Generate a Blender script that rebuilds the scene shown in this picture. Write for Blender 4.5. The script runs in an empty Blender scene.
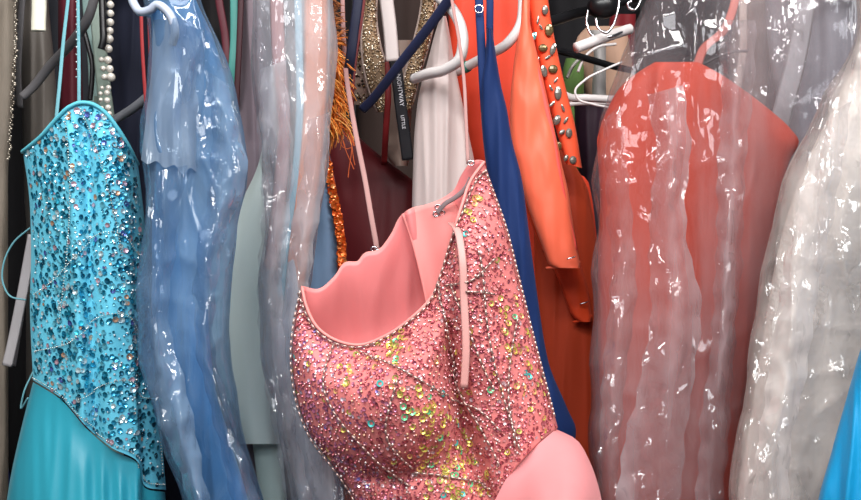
import bpy, bmesh, math, random
from mathutils import Vector, noise
PI = math.pi
random.seed(7)
sc = bpy.context.scene
COL = sc.collection
F, CX, CY, CZ = 861.0, 430.5, 250.0, 1.5
FLOOR = 0.015

# ------------------------------------------------------------------ helpers
def P(px, py, Y):
    return Vector(((px - CX) / F * Y, Y, CZ - (py - CY) / F * Y))

def floor_py(Y):
    return CY + (CZ - FLOOR) * F / Y

def n1(x, y=0.0, z=0.0):
    return noise.noise(Vector((x, y, z)))

def sstep(a, b, x):
    t = min(1, max(0, (x - a) / (b - a))); return t * t * (3 - 2 * t)

def gauss(x, m, s):
    return math.exp(-((x - m) / s) ** 2)

def catmull(pts, n):
    """smooth curve through pts resampled to n points by arc length"""
    pts = [Vector(p) for p in pts]
    dense = []
    for i in range(len(pts) - 1):
        p1, p2 = pts[i], pts[i + 1]
        h = max((p2 - p1).length, 1e-9)
        def tang(k):
            if k == 0: return (pts[1] - pts[0]) / max((pts[1] - pts[0]).length, 1e-9)
            if k == len(pts) - 1: return (pts[-1] - pts[-2]) / max((pts[-1] - pts[-2]).length, 1e-9)
            a, b = pts[k] - pts[k - 1], pts[k + 1] - pts[k]; la, lb = max(a.length, 1e-9), max(b.length, 1e-9)
            return (a / la * lb + b / lb * la) / (la + lb)
        m1, m2 = tang(i) * h, tang(i + 1) * h
        for k in range(12):
            t = k / 12
            dense.append(p1 * (2*t**3 - 3*t*t + 1) + m1 * (t**3 - 2*t*t + t) + p2 * (-2*t**3 + 3*t*t) + m2 * (t**3 - t*t))
    dense.append(pts[-1])
    L = [0.0]
    for a, b in zip(dense, dense[1:]): L.append(L[-1] + (b - a).length)
    out, j = [], 0
    for i in range(n):
        s = L[-1] * i / (n - 1)
        while j < len(L) - 2 and L[j + 1] < s: j += 1
        d = L[j + 1] - L[j]
        out.append(dense[j].lerp(dense[j + 1], 0 if d < 1e-12 else (s - L[j]) / d))
    return out

def mono(prof, y):
    """profile [(py, a, b, ...)] -> interpolated (a, b, ...) with smooth tangents"""
    n = len(prof)
    if y <= prof[0][0]: return prof[0][1:]
    if y >= prof[-1][0]: return prof[-1][1:]
    for i in range(n - 1):
        if prof[i][0] <= y <= prof[i + 1][0]: break
    y0, y1 = prof[i][0], prof[i + 1][0]; h = y1 - y0; t = (y - y0) / h
    res = []
    for c in range(1, len(prof[0])):
        def sl(a, b): return (prof[b][c] - prof[a][c]) / (prof[b][0] - prof[a][0])
        m = sl(i, i + 1)
        def tan(k):
            if k == 0 or k == n - 1: return m
            a, b = sl(k - 1, k), sl(k, k + 1)
            return 0 if a * b <= 0 else 2 * a * b / (a + b)
        m0, m1 = tan(i), tan(i + 1)
        res.append((2*t**3-3*t*t+1)*prof[i][c] + (t**3-2*t*t+t)*h*m0 + (-2*t**3+3*t*t)*prof[i+1][c] + (t**3-t*t)*h*m1)
    return res

def link(name, me, mat, parent=None):
    o = bpy.data.objects.new(name, me); COL.objects.link(o)
    for m in (mat if isinstance(mat, (list, tuple)) else [mat]): me.materials.append(m)
    if parent is not None:
        o.parent = parent; o.matrix_parent_inverse = parent.matrix_world.inverted()
    return o

class MB:
    def __init__(s): s.v, s.f, s.c, s.mi = [], [], [], []
    def add(s, vs, fs, col=None, mi=0):
        b = len(s.v); s.v += [tuple(p) for p in vs]
        for q in fs:
            s.f.append(tuple(b + i for i in q)); s.c.append(col); s.mi.append(mi)
    def grid(s, rows, closed=False, mi=0):
        n = len(rows[0]); vs = [p for r in rows for p in r]; fs = []
        for j in range(len(rows) - 1):
            for i in range(n if closed else n - 1):
                a, b = j * n + i, j * n + (i + 1) % n
                fs.append((a, a + n, b + n, b))
        s.add(vs, fs, mi=mi)
    def tube(s, path, r, seg=8, cap=True, flat=None, closed=False):
        """path of points, r number or list; flat=(direction, factor) squashes the section"""
        n = len(path); path = [Vector(p) for p in path]
        rows = []; up = None
        for i in range(n):
            if closed: t = (path[(i + 1) % n] - path[i - 1])
            else: t = path[min(i + 1, n - 1)] - path[max(i - 1, 0)]
            if t.length < 1e-9: t = Vector((0, 0, 1))
            t.normalize()
            if up is None:
                up = t.orthogonal().normalized()
                if flat: 
                    up = Vector(flat[0]); up = (up - t * up.dot(t)).normalized()
            else: up = (up - t * up.dot(t)).normalized()
            if flat:
                w = Vector(flat[0]); up = (w - t * w.dot(t)).normalized()
            b = t.cross(up); rr = r[i] if isinstance(r, (list, tuple)) else r
            k = flat[1] if flat else 1.0
            rows.append([path[i] + (up * math.cos(2*PI*q/seg) + b * math.sin(2*PI*q/seg) * k) * rr for q in range(seg)])
        if closed: rows.append(rows[0])
        s.grid(rows, True)
        if cap and not closed:
            b0 = len(s.v) - n * seg
            s.f.append(tuple(b0 + q for q in range(seg))); s.c.append(None); s.mi.append(0)
            s.f.append(tuple(b0 + (n - 1) * seg + q for q in reversed(range(seg)))); s.c.append(None); s.mi.append(0)
    def box(s, lo, hi, mi=0):
        x0, y0, z0 = lo; x1, y1, z1 = hi
        s.add([(x0,y0,z0),(x1,y0,z0),(x1,y1,z0),(x0,y1,z0),(x0,y0,z1),(x1,y0,z1),(x1,y1,z1),(x0,y1,z1)],
              [(0,3,2,1),(4,5,6,7),(0,1,5,4),(1,2,6,5),(2,3,7,6),(3,0,4,7)], mi=mi)
    def ball(s, c, r, seg=8, rings=5, col=None, sq=(1,1,1)):
        c = Vector(c); vs = [c + Vector((0,0,r*sq[2]))]
        for j in range(1, rings):
            a = PI*j/rings
            for i in range(seg):
                b = 2*PI*i/seg
                vs.append(c + Vector((r*sq[0]*math.sin(a)*math.cos(b), r*sq[1]*math.sin(a)*math.sin(b), r*sq[2]*math.cos(a))))
        vs.append(c - Vector((0,0,r*sq[2]))); m = len(vs)-1; fs = []
        for i in range(seg): fs.append((0, 1+i, 1+(i+1)%seg)); fs.append((m, m-seg+(i+1)%seg, m-seg+i))
        for j in range(rings-2):
            for i in range(seg):
                a, b = 1+j*seg+i, 1+j*seg+(i+1)%seg
                fs.append((a, a+seg, b+seg, b))
        s.add(vs, fs, col)
    def disc(s, c, nrm, r, col, seg=8, hole=0.0, dish=0.25, ang=0.0, sy=1.0):
        c = Vector(c); nrm = Vector(nrm).normalized(); a = nrm.orthogonal().normalized(); b = nrm.cross(a)
        ca, sa = math.cos(ang), math.sin(ang); a, b = a*ca + b*sa, b*ca - a*sa
        ring = [c + (a*math.cos(2*PI*k/seg) + b*math.sin(2*PI*k/seg)*sy)*r for k in range(seg)]
        if hole:
            inn = [c - nrm*r*dish + (a*math.cos(2*PI*k/seg) + b*math.sin(2*PI*k/seg))*r*hole for k in range(seg)]
            s.add(ring + inn, [(k, (k+1)%seg, seg+(k+1)%seg, seg+k) for k in range(seg)], col)
        else:
            s.add(ring + [c - nrm*r*dish], [(k, (k+1)%seg, seg) for k in range(seg)], col)
    def build(s, name, mat, parent=None, smooth=True, merge=False):
        me = bpy.data.meshes.new(name); me.from_pydata(s.v, [], s.f)
        if any(c is not None for c in s.c):
            at = me.color_attributes.new('Col', 'FLOAT_COLOR', 'CORNER')
            k = 0; buf = []
            for q, c in zip(s.f, s.c):
                c = c or (1,1,1); buf += [c[0], c[1], c[2], 1.0] * len(q)
            at.data.foreach_set('color', buf)
        me.polygons.foreach_set('material_index', s.mi)
        me.polygons.foreach_set('use_smooth', [smooth] * len(s.f))
        me.update()
        if merge:
            bm = bmesh.new(); bm.from_mesh(me); bmesh.ops.remove_doubles(bm, verts=bm.verts, dist=1e-6)
            bmesh.ops.recalc_face_normals(bm, faces=bm.faces); bm.to_mesh(me); bm.free()
        return link(name, me, mat, parent)

def thing(name, label, cat, loc=(0, 0, 0), group=None):
    o = bpy.data.objects.new(name, None); COL.objects.link(o); o.location = loc
    o.empty_display_size = 0.05
    o['label'] = label; o['category'] = cat
    if group: o['group'] = group
    bpy.context.view_layer.update()
    return o

def tag(o, label, cat, group=None):
    o['label'] = label; o['category'] = cat
    if group: o['group'] = group
    return o

# ------------------------------------------------------------------ materials
def srgb(r, g, b):
    def f(c):
        c /= 255.0
        return c / 12.92 if c <= 0.04045 else ((c + 0.055) / 1.055) ** 2.4
    return (f(r), f(g), f(b), 1.0)

def newmat(name):
    m = bpy.data.materials.new(name); m.use_nodes = True
    nt = m.node_tree; nt.nodes.clear()
    out = nt.nodes.new('ShaderNodeOutputMaterial')
    return m, nt, out

def N(nt, typ, **kw):
    n = nt.nodes.new(typ)
    for k, v in kw.items():
        if hasattr(n, k) and k not in n.inputs: setattr(n, k, v)
        else: n.inputs[k].default_value = v
    return n

def fabric(name, rgb, rough=0.8, var=0.18, scale=18, bump=0.15, weave=900, sheen=0.25, stretch=(1, 1, 0.25), spec=0.3, trans=0.0):
    m, nt, out = newmat(name); c = srgb(*rgb)
    tc = N(nt, 'ShaderNodeTexCoord')
    mp = N(nt, 'ShaderNodeMapping'); mp.inputs['Scale'].default_value = stretch
    nt.links.new(tc.outputs['Object'], mp.inputs['Vector'])
    no = N(nt, 'ShaderNodeTexNoise', Scale=scale, Detail=4.0)
    nt.links.new(mp.outputs[0], no.inputs['Vector'])
    rp = N(nt, 'ShaderNodeValToRGB')
    rp.color_ramp.elements[0].position = 0.3; rp.color_ramp.elements[1].position = 0.7
    rp.color_ramp.elements[0].color = tuple(x * (1 - var) for x in c[:3]) + (1,)
    rp.color_ramp.elements[1].color = tuple(min(1, x * (1 + var)) for x in c[:3]) + (1,)
    nt.links.new(no.outputs[0], rp.inputs[0])
    wv = N(nt, 'ShaderNodeTexNoise', Scale=weave, Detail=2.0)
    nt.links.new(tc.outputs['Object'], wv.inputs['Vector'])
    bp = N(nt, 'ShaderNodeBump', Strength=bump, Distance=0.0015)
    nt.links.new(wv.outputs[0], bp.inputs['Height'])
    p = N(nt, 'ShaderNodeBsdfPrincipled', Roughness=rough)
    p.inputs['Sheen Weight'].default_value = sheen; p.inputs['Specular IOR Level'].default_value = spec
    p.inputs['Sheen Tint'].default_value = tuple(min(1, x * 1.2 + .1) for x in c[:3]) + (1,)
    nt.links.new(rp.outputs[0], p.inputs['Base Color']); nt.links.new(bp.outputs[0], p.inputs['Normal'])
    sh = p.outputs[0]
    if trans:
        tr = N(nt, 'ShaderNodeBsdfTransparent'); mx = N(nt, 'ShaderNodeMixShader', Fac=trans)
        nt.links.new(sh, mx.inputs[1]); nt.links.new(tr.outputs[0], mx.inputs[2]); sh = mx.outputs[0]
    nt.links.new(sh, out.inputs[0])
    return m

def simple(name, rgb, rough=0.4, metal=0.0, bump=0.0, spec=0.5, var=0.06, scale=40, coat=0.0):
    m, nt, out = newmat(name); c = srgb(*rgb)
    tc = N(nt, 'ShaderNodeTexCoord'); no = N(nt, 'ShaderNodeTexNoise', Scale=scale, Detail=3.0)
    nt.links.new(tc.outputs['Object'], no.inputs['Vector'])
    rp = N(nt, 'ShaderNodeValToRGB')
    rp.color_ramp.elements[0].color = tuple(x * (1 - var) for x in c[:3]) + (1,)
    rp.color_ramp.elements[1].color = tuple(min(1, x * (1 + var)) for x in c[:3]) + (1,)
    nt.links.new(no.outputs[0], rp.inputs[0])
    p = N(nt, 'ShaderNodeBsdfPrincipled', Roughness=rough, Metallic=metal)
    p.inputs['Specular IOR Level'].default_value = spec; p.inputs['Coat Weight'].default_value = coat
    nt.links.new(rp.outputs[0], p.inputs['Base Color'])
    if bump:
        bp = N(nt, 'ShaderNodeBump', Strength=bump, Distance=0.002)
        nt.links.new(no.outputs[0], bp.inputs['Height']); nt.links.new(bp.outputs[0], p.inputs['Normal'])
    nt.links.new(p.outputs[0], out.inputs[0])
    return m

def vcol(name, metal=0.5, rough=0.25, coat=0.3):
    m, nt, out = newmat(name)
    a = N(nt, 'ShaderNodeVertexColor', layer_name='Col')
    p = N(nt, 'ShaderNodeBsdfPrincipled', Roughness=rough, Metallic=metal)
    p.inputs['Coat Weight'].default_value = coat
    nt.links.new(a.outputs[0], p.inputs['Base Color']); nt.links.new(p.outputs[0], out.inputs[0])
    return m

def film(name, tint=(255, 255, 255), haze=(225, 225, 232), haze_lo=0.04, haze_hi=0.3, gloss=0.06, rough=0.07, sx=30, sz=9, crk=60, strength=1.0, dist=0.004, hs=(11, 11, 2.6), mk=(.48, .62)):
    """thin crumpled polythene: see-through, milky in patches, sharp glints where it is creased"""
    m, nt, out = newmat(name)
    L = nt.links.new
    tc = N(nt, 'ShaderNodeTexCoord')
    def noise_(scale3, detail=3.0, distortion=0.0, src=None):
        mp = N(nt, 'ShaderNodeMapping'); mp.inputs['Scale'].default_value = scale3
        L(src or tc.outputs['Object'], mp.inputs['Vector'])
        n = N(nt, 'ShaderNodeTexNoise', Scale=1.0, Detail=detail, Distortion=distortion); L(mp.outputs[0], n.inputs['Vector'])
        return n.outputs[0]
    def math_(op, a, b=None, c=None):
        n = N(nt, 'ShaderNodeMath', operation=op)
        for k, q in enumerate((a, b, c)):
            if q is None: continue
            if isinstance(q, (int, float)): n.inputs[k].default_value = q
            else: L(q, n.inputs[k])
        return n.outputs[0]
    def ramp(x, lo, hi, a=0.0, b=1.0):
        r = N(nt, 'ShaderNodeMapRange'); r.interpolation_type = 'SMOOTHSTEP'
        for k, q in (('From Min', lo), ('From Max', hi), ('To Min', a), ('To Max', b)): r.inputs[k].default_value = q
        L(x, r.inputs['Value']); return r.outputs[0]
    long_ = math_('ABSOLUTE', math_('SUBTRACT', noise_((sx, sx, sz * .4), 2.0, 1.0), .5))       # long hanging creases
    w = N(nt, 'ShaderNodeTexNoise', Scale=16.0, Detail=2.0); L(tc.outputs['Object'], w.inputs['Vector'])
    mv = N(nt, 'ShaderNodeVectorMath', operation='SCALE'); mv.inputs['Scale'].default_value = 0.05; L(w.outputs['Color'], mv.inputs[0])
    ad = N(nt, 'ShaderNodeVectorMath', operation='ADD'); L(tc.outputs['Object'], ad.inputs[0]); L(mv.outputs[0], ad.inputs[1])
    def facets(scale, zs):
        """flat facets, each tilted its own way, as in creased film"""
        st = N(nt, 'ShaderNodeMapping'); st.inputs['Scale'].default_value = (1, 1, zs); L(ad.outputs[0], st.inputs['Vector'])
        v = N(nt, 'ShaderNodeTexVoronoi', Scale=scale, feature='F1'); L(st.outputs[0], v.inputs['Vector'])
        sub = N(nt, 'ShaderNodeVectorMath', operation='SUBTRACT'); L(st.outputs[0], sub.inputs[0]); L(v.outputs['Position'], sub.inputs[1])
        cc = N(nt, 'ShaderNodeVectorMath', operation='SUBTRACT'); cc.inputs[1].default_value = (.5, .5, .5); L(v.outputs['Color'], cc.inputs[0])
        d = N(nt, 'ShaderNodeVectorMath', operation='DOT_PRODUCT'); L(sub.outputs[0], d.inputs[0]); L(cc.outputs[0], d.inputs[1])
        return d.outputs['Value']
    mask = ramp(noise_((12, 12, 4.5), 2.0), *mk)
    big = facets(crk * .28, .42); small = facets(crk * 1.5, .6); mid = facets(crk * .7, .5)
    h = math_('ADD', math_('MULTIPLY', long_, .006), math_('ADD', math_('MULTIPLY', big, .35), math_('MULTIPLY', mask, math_('ADD', math_('MULTIPLY', mid, 1.1), math_('MULTIPLY', small, 1.5)))))
    bp = N(nt, 'ShaderNodeBump', Strength=strength, Distance=1.0); L(h, bp.inputs['Height'])
    hz = noise_(hs, 3.0, .6)
    hzf = math_('ADD', ramp(hz, .36, .66, haze_lo, haze_hi), math_('MULTIPLY', mask, .06))
    tr = N(nt, 'ShaderNodeBsdfTransparent', Color=srgb(*tint))
    df = N(nt, 'ShaderNodeBsdfDiffuse', Color=srgb(*haze)); tl = N(nt, 'ShaderNodeBsdfTranslucent', Color=srgb(*haze))
    dm = N(nt, 'ShaderNodeMixShader', Fac=0.35); L(df.outputs[0], dm.inputs[1]); L(tl.outputs[0], dm.inputs[2])
    m1 = N(nt, 'ShaderNodeMixShader'); L(hzf, m1.inputs[0]); L(tr.outputs[0], m1.inputs[1]); L(dm.outputs[0], m1.inputs[2])
    gl = N(nt, 'ShaderNodeBsdfGlossy', Roughness=rough); L(bp.outputs[0], gl.inputs['Normal'])
    fr = N(nt, 'ShaderNodeLayerWeight', Blend=0.2); L(bp.outputs[0], fr.inputs['Normal'])
    m2 = N(nt, 'ShaderNodeMixShader'); L(math_('MULTIPLY_ADD', fr.outputs['Fresnel'], .25, gloss), m2.inputs[0])
    L(m1.outputs[0], m2.inputs[1]); L(gl.outputs[0], m2.inputs[2]); L(m2.outputs[0], out.inputs[0])
    return m

M = {}
M['wall'] = simple('wall_paint', (60, 58, 60), 0.9, scale=6)
M['floor'] = simple('floor_vinyl', (70, 64, 60), 0.6, scale=12, var=0.15)
M['ceil'] = simple('ceiling_paint', (200, 200, 200), 0.9)
M['chrome'] = simple('chrome', (215, 215, 220), 0.18, 1.0)
M['white_plastic'] = simple('white_plastic', (222, 216, 214), 0.35, coat=0.2)
M['ivory_plastic'] = simple('ivory_plastic', (226, 224, 205), 0.4, coat=0.2)
M['grey_plastic'] = simple('grey_plastic', (104, 106, 112), 0.4)
M['black_plastic'] = simple('black_plastic', (20, 20, 23), 0.35)
M['navy_velvet'] = fabric('navy_velvet', (28, 34, 66), 0.95, sheen=0.6)
M['seq_blue'] = vcol('aqua_sequins', 0.55, 0.22)
M['seq_pink'] = vcol('pink_sequins', 0.45, 0.25)
M['bead'] = vcol('glass_beads', 0.6, 0.2)
M['pearl'] = simple('pearl', (226, 220, 210), 0.22, 0.1, coat=0.6)
M['hair'] = vcol('feather_fibres', 0.0, 0.7, 0.0)

# ------------------------------------------------------------------ cloth builders
def se(u, p=2.2):
    return max(0.0, 1 - abs(2 * u - 1) ** p) ** (1 / p)

def coons(top, bot, left, right, nu, nv):
    T, B, L, R = catmull([(*p, 0) for p in top], nu), catmull([(*p, 0) for p in bot], nu), catmull([(*p, 0) for p in left], nv), catmull([(*p, 0) for p in right], nv)
    rows = []
    for j in range(nv):
        v = j / (nv - 1); r = []
        for i in range(nu):
            u = i / (nu - 1)
            r.append(T[i]*(1-v) + B[i]*v + L[j]*(1-u) + R[j]*u - (T[0]*(1-v)*(1-u) + T[-1]*(1-v)*u + B[0]*v*(1-u) + B[-1]*v*u))
        rows.append(r)
    return rows

def patch(px, depth):
    """px grid + depth(u, v, x, y) -> world grid"""
    nv, nu = len(px), len(px[0]); out = []
    for j, r in enumerate(px):
        o = []
        for i, q in enumerate(r):
            w = P(q.x, q.y, depth(i / (nu - 1), j / (nv - 1), q.x, q.y))
            if w.z < 0.006: w.z = 0.006
            o.append(w)
        out.append(o)
    return out

def folds(amp, fx, fy, seed, sharp=0.0):
    def f(x, y):
        a = n1(x * fx, y * fy, seed) + 0.45 * n1(x * fx * 2.3, y * fy * 1.7, seed + 9)
        if sharp: a = a * (1 - sharp) + sharp * (1 - 2.6 * abs(n1(x * fx * 1.3, y * fy, seed + 4)))
        return amp * a
    return f

def ylist(y0, y1, n, ymax):
    ys = [y0 + (min(y1, 525) - y0) * i / (n - 1) for i in range(n)] if y1 > 0 else []
    if y1 > 530:
        k = 10
        ys += [525 + (min(y1, ymax) - 525) * (i / k) for i in range(1, k + 1)]
    return ys

def sack(prof, Y0, hf=0.05, hb=0.05, nu=64, nv=110, fold=None, bfold=None, p=2.2, edge=0.0, seed=1.0, tofloor=True, crumple=None, slant=None, flare=0.15):
    """closed hanging cloth: front and back share the silhouette [(py, x_left, x_right)]"""
    fpy = floor_py(Y0)
    prof = list(prof)
    if tofloor:
        l = prof[-1]
        prof.append((fpy, l[1] - (l[2]-l[1])*flare, l[2] + (l[2]-l[1])*flare))
    ys = ylist(prof[0][0], prof[-1][0], nv, fpy)
    fr, bk = [], []
    for y in ys:
        xl, xr = mono(prof, y)
        if edge:
            xl += edge * (n1(y * 0.02, seed) + .5 * tri(y * .011 + seed)); xr += edge * (n1(y * 0.021, seed + 3) + .5 * tri(y * .009 + seed * 2))
        a, b = [], []
        for i in range(nu):
            u = 0.5 - 0.5 * math.cos(PI * i / (nu - 1)); x = xl + (xr - xl) * u; s = se(u, p)
            Yc = Y0 + (slant(y) if slant else 0)
            fo = fold(x, y) if fold else 0
            yf = Yc - hf * s - fo * s
            if crumple: yf -= crumple(x, y) * s
            bo = (bfold or fold)(x + 333, y) if fold else 0
            yb = Yc + hb * s + bo * s * 0.6
            w = P(x, y, yf); w.z = max(w.z, 0.006); a.append(w)
            w = P(x, y, yb); w.z = max(w.z, 0.006); b.append(w)
        fr.append(a); bk.append(b)
    return fr, bk

def sack_mb(fr, bk):
    mb = MB()
    rows = [f + list(reversed(b[1:-1])) for f, b in zip(fr, bk)]
    mb.grid(rows, True)
    return mb

def fit(grid, u, v):
    nv, nu = len(grid), len(grid[0])
    x, y = u * (nu - 1), v * (nv - 1); i, j = min(int(x), nu - 2), min(int(y), nv - 2); a, b = x - i, y - j
    p00, p10, p01, p11 = grid[j][i], grid[j][i+1], grid[j+1][i], grid[j+1][i+1]
    q = p00*(1-a)*(1-b) + p10*a*(1-b) + p01*(1-a)*b + p11*a*b
    n = (p10 - p00 + p11 - p01).cross(p01 - p00 + p11 - p10)
    if n.length < 1e-12: n = Vector((0, -1, 0))
    n.normalize()
    if n.y > 0.0 and abs(n.y) > 0.05: n = -n
    return q, n

def strap(name, pts, w, mat, parent, thick=0.25, facing=(1, 0, 0), n=40):
    """flat ribbon: pts = (px, py, Y); w = width in px"""
    path = catmull([P(*p) for p in pts], n)
    mb = MB(); Y = pts[0][2]
    mb.tube(path, w * 0.5 * Y / F, 8, flat=(facing, thick))
    return mb.build(name, mat, parent)

def cord(name, pts, w, mat, parent, n=50, seg=8):
    path = catmull([P(*p) for p in pts], n); mb = MB(); mb.tube(path, w * 0.5 * pts[0][2] / F, seg)
    return mb.build(name, mat, parent)

def pick(ws):
    r = random.random() * sum(w for w, _ in ws)
    for w, c in ws:
        r -= w
        if r <= 0: return c
    return ws[-1][1]

def lin(*rgb): return srgb(*rgb)[:3]

# ------------------------------------------------------------------ the room
def room():
    def plane(name, lo, hi, mat):
        mb = MB(); mb.box(lo, hi); o = mb.build(name, mat, smooth=False); o['kind'] = 'structure'
    plane('floor', (-2.2, -1.2, -0.1), (2.2, 2.6, 0.0), M['floor'])
    plane('ceiling', (-2.2, -1.2, 2.75), (2.2, 2.6, 2.85), M['ceil'])
    plane('wall_back', (-2.2, 2.5, 0.0), (2.2, 2.6, 2.75), M['wall'])
    plane('wall_left', (-2.3, -1.2, 0.0), (-2.2, 2.6, 2.75), M['wall'])
    plane('wall_right', (2.2, -1.2, 0.0), (2.3, 2.6, 2.75), M['wall'])
    plane('wall_front', (-2.2, -1.3, 0.0), (2.2, -1.2, 2.75), M['ceil'])
room()

# ------------------------------------------------------------------ pink gown
def pink_gown():
    Y0 = 0.85
    t = thing('evening_gown', 'pink sequined gown with gaping pink lined neckline at the centre front', 'dress', (P(440, 400, Y0).x, Y0, 0))
    pk = fabric('pink_net', (218, 124, 122), 0.75, 0.12, 30, 0.3)
    lin_m = fabric('pink_lining', (226, 128, 128), 0.5, 0.08, 12, 0.08, sheen=0.15, spec=0.4)
    top = [(302,287),(306,305),(318,328),(338,341),(358,345),(385,336),(410,319),(432,296),(442,270),(451,240),(461,208),(471,180),(484,162)]
    bot = [(362,520),(425,523),(488,514),(508,478),(533,449),(558,428)]
    left = [(302,287),(295,320),(292,352),(296,395),(310,435),(330,462),(350,492),(362,520)]
    right = [(484,162),(494,190),(506,225),(520,280),(535,340),(548,390),(558,428)]
    nu, nv = 110, 110
    g = coons(top, bot, left, right, nu, nv)
    fo = folds(0.006, 0.02, 0.012, 3.1)
    def dep(u, v, x, y):
        s = se(u, 2.0)
        d = Y0 - 0.05 * s * (0.35 + 0.65 * sstep(0, 0.25, v))
        cup = 0.03 * gauss(u, 0.36, 0.22) * gauss(v, 0.35, 0.35)
        crease = -0.028 * gauss(u, 0.66 - 0.12 * v, 0.055) * sstep(0.05, 0.3, v) * (1 - .5*sstep(0.75, 1, v))
        side = 0.012 * gauss(u, 0.82, 0.1)
        under = -0.014 * gauss(v, 0.78 - .2*u, 0.09) * sstep(0, .2, u) * sstep(.7, .45, u)
        return d - s * (cup + crease + side + under + fo(x, y))
    front = patch(g, dep)
    mb = MB(); mb.grid(front)
    body = mb.build('bodice', pk, t)
    sol = body.modifiers.new('s', 'SOLIDIFY'); sol.thickness = 0.0015; sol.offset = -1
    # lining = back of the bodice seen through the opening
    btop = [(302,287),(318,290),(335,277),(346,263),(358,262),(365,254),(378,251),(391,236),(402,216),(412,209),(425,206),(443,199),(455,190),(462,176),(470,165),(477,161),(484,162)]
    gb = coons(btop, bot, left, right, 90, 70)
    f2 = folds(0.006, 0.03, 0.008, 8.0, 0.4)
    def depb(u, v, x, y):
        s = se(u, 2.0)
        tuck = 0.012 * gauss(u, 0.60, 0.02) * sstep(.5, 0, v)
        return Y0 + s * (0.05 * (0.4 + 0.6 * sstep(0, .3, v)) + 0.02 * u * sstep(.25, .0, v) - f2(x, y) * sstep(0, .15, v) - tuck)
    back = patch(gb, depb)
    mb = MB(); mb.grid(back)
    o = mb.build('lining', lin_m, t); o['label'] = 'smooth pink satin lining inside the bodice'
    s2 = o.modifiers.new('s', 'SOLIDIFY'); s2.thickness = 0.0015; s2.offset = 1
    # folded lining facing with the closure at the back neck
    fm = fabric('pink_facing', (232, 138, 134), 0.55, 0.06, 12, 0.05)
    fl = coons([(402,214),(416,208),(430,204),(452,196)], [(428,312),(436,308),(446,300),(458,290)], [(402,214),(411,240),(419,270),(428,312)], [(452,196),(460,214),(462,250),(458,290)], 20, 24)
    mb = MB(); mb.grid(patch(fl, lambda u, v, x, y: Y0 + 0.024 - .012*v + .003*math.sin(u*7)))
    mb.build('facing', fm, t).modifiers.new('s', 'SOLIDIFY').thickness = 0.0015
    strap('hanger_loop', [(437,213,Y0+.016),(446,203,Y0+.012),(456,197,Y0+.012),(464,190,Y0+.014),(470,178,Y0+.02)], 5, fabric('grey_loop', (128,112,114), .6, .1), t, facing=(0,0,1))
    # binding along the neckline
    bind = simple('pink_binding', (226, 142, 136), 0.6)
    rim = catmull([P(p.x, p.y, dep(i/(nu-1), 0, p.x, p.y) - 0.0015) for i, p in enumerate(g[0])], 120)
    mb = MB(); mb.tube(rim, 0.0016, 8); mb.build('neckline_binding', bind, t)
    mb = MB(); mb.tube(catmull([r for r in back[0]], 100), 0.0013, 6); mb.build('neckline_binding', bind, t)
    # sequins and beads
    sq = MB(); nb = 0
    warm = [(4, lin(205,110,118)), (5, lin(178,80,92)), (1.5, lin(232,150,150)), (1.4, lin(225,190,195)), (.8, lin(150,70,90))]
    irid = [(5, lin(224,204,96)), (3, lin(196,196,104)), (1.1, lin(120,220,160)), (.7, lin(90,210,205)), (2.5, lin(238,190,120))]
    mauve = [(4, lin(190,110,140)), (3, lin(205,130,160)), (2, lin(175,95,120)), (1.4, lin(222,200,215)), (.5, lin(140,120,190))]
    du, dv = 1/64, 1/68
    j = 0
    while j * dv < 1:
        for i in range(67):
            u = (i + (0.5 if j % 2 else 0)) * du + random.uniform(-.3, .3) * du
            v = j * dv + random.uniform(-.3, .3) * dv
            if not (0.012 < u < 0.99 and 0.012 < v < 0.995): continue
            c, n = fit(front, u, v)
            px = CX + c.x * F / c.y; py = CY - (c.z - CZ) * F / c.y
            if py > 512: continue
            n = (n + Vector((random.uniform(-.45,.45), random.uniform(-.2,.2), random.uniform(-.45,.45)))).normalized()
            # iridescent ring sequins run in bands
            band = max(gauss(px, 392 - (py - 330) * .1, 15) * gauss(py, 335, 45), gauss(px, 425 + (py - 400) * .4, 26) * sstep(370, 415, py),
                       gauss(px, 515 + (py - 330) * .25, 16) * gauss(py, 350, 70) * .55, gauss(px, 348, 7) * gauss(py, 390, 40) * .5, gauss(px, 474, 7) * gauss(py, 206, 12) * 1.2, .03)
            r = random.random()
            if r < band * 0.34:
                sq.disc(c + n * 0.0018, n, random.uniform(.0024, .0034), pick(irid), 11, 0.5, 0.25)
            elif r < 0.50:
                pal = mauve if (px < 370 + random.uniform(-40, 40) and py > 330) else warm
                sq.disc(c + n * 0.0011, n, random.uniform(.0013, .0023), pick(pal), 8, 0.28 if random.random() < .3 else 0, 0.3)
            elif r < 0.82:
                sq.ball(c + n * 0.001, random.uniform(.0008, .0014), 6, 4, pick([(3, lin(212,160,160)), (3, lin(190,100,112)), (.7, lin(235,225,220)), (1, lin(205,160,130))]))
        j += 1
    o = sq.build('sequins', M['seq_pink'], t, smooth=False); o['kind'] = 'stuff'
    # lines of silver bugle beads
    bl = MB()
    def bugle(pts, gap=.0068, ln=.0054, r=.0011, off=.0032):
        """pts in (u, v) of the front"""
        path = catmull([(*q, 0) for q in pts], 300)
        W = [fit(front, min(.995, max(.005, q.x)), min(.995, max(.0, q.y))) for q in path]
        acc = 0; last = W[0][0]
        seg = []
        for (c, n) in W:
            seg.append((c + n * off)); 
        L = 0; st = seg[0]; k = 0
        for a, b in zip(seg, seg[1:]):
            L += (b - a).length
            if L >= gap:
                d = (b - st)
                bl.tube([st, st + d * (ln / gap)], r, 6)
                st = b; L = 0
    bl.c = []
    bugle([(i/40, .022) for i in range(0, 41)])
    bugle([(.012, .0), (.012, .3), (.014, .6), (.015, .95)])
    bugle([(.988, .02), (.988, .5), (.985, .97)], gap=.005, ln=.004)
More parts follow.
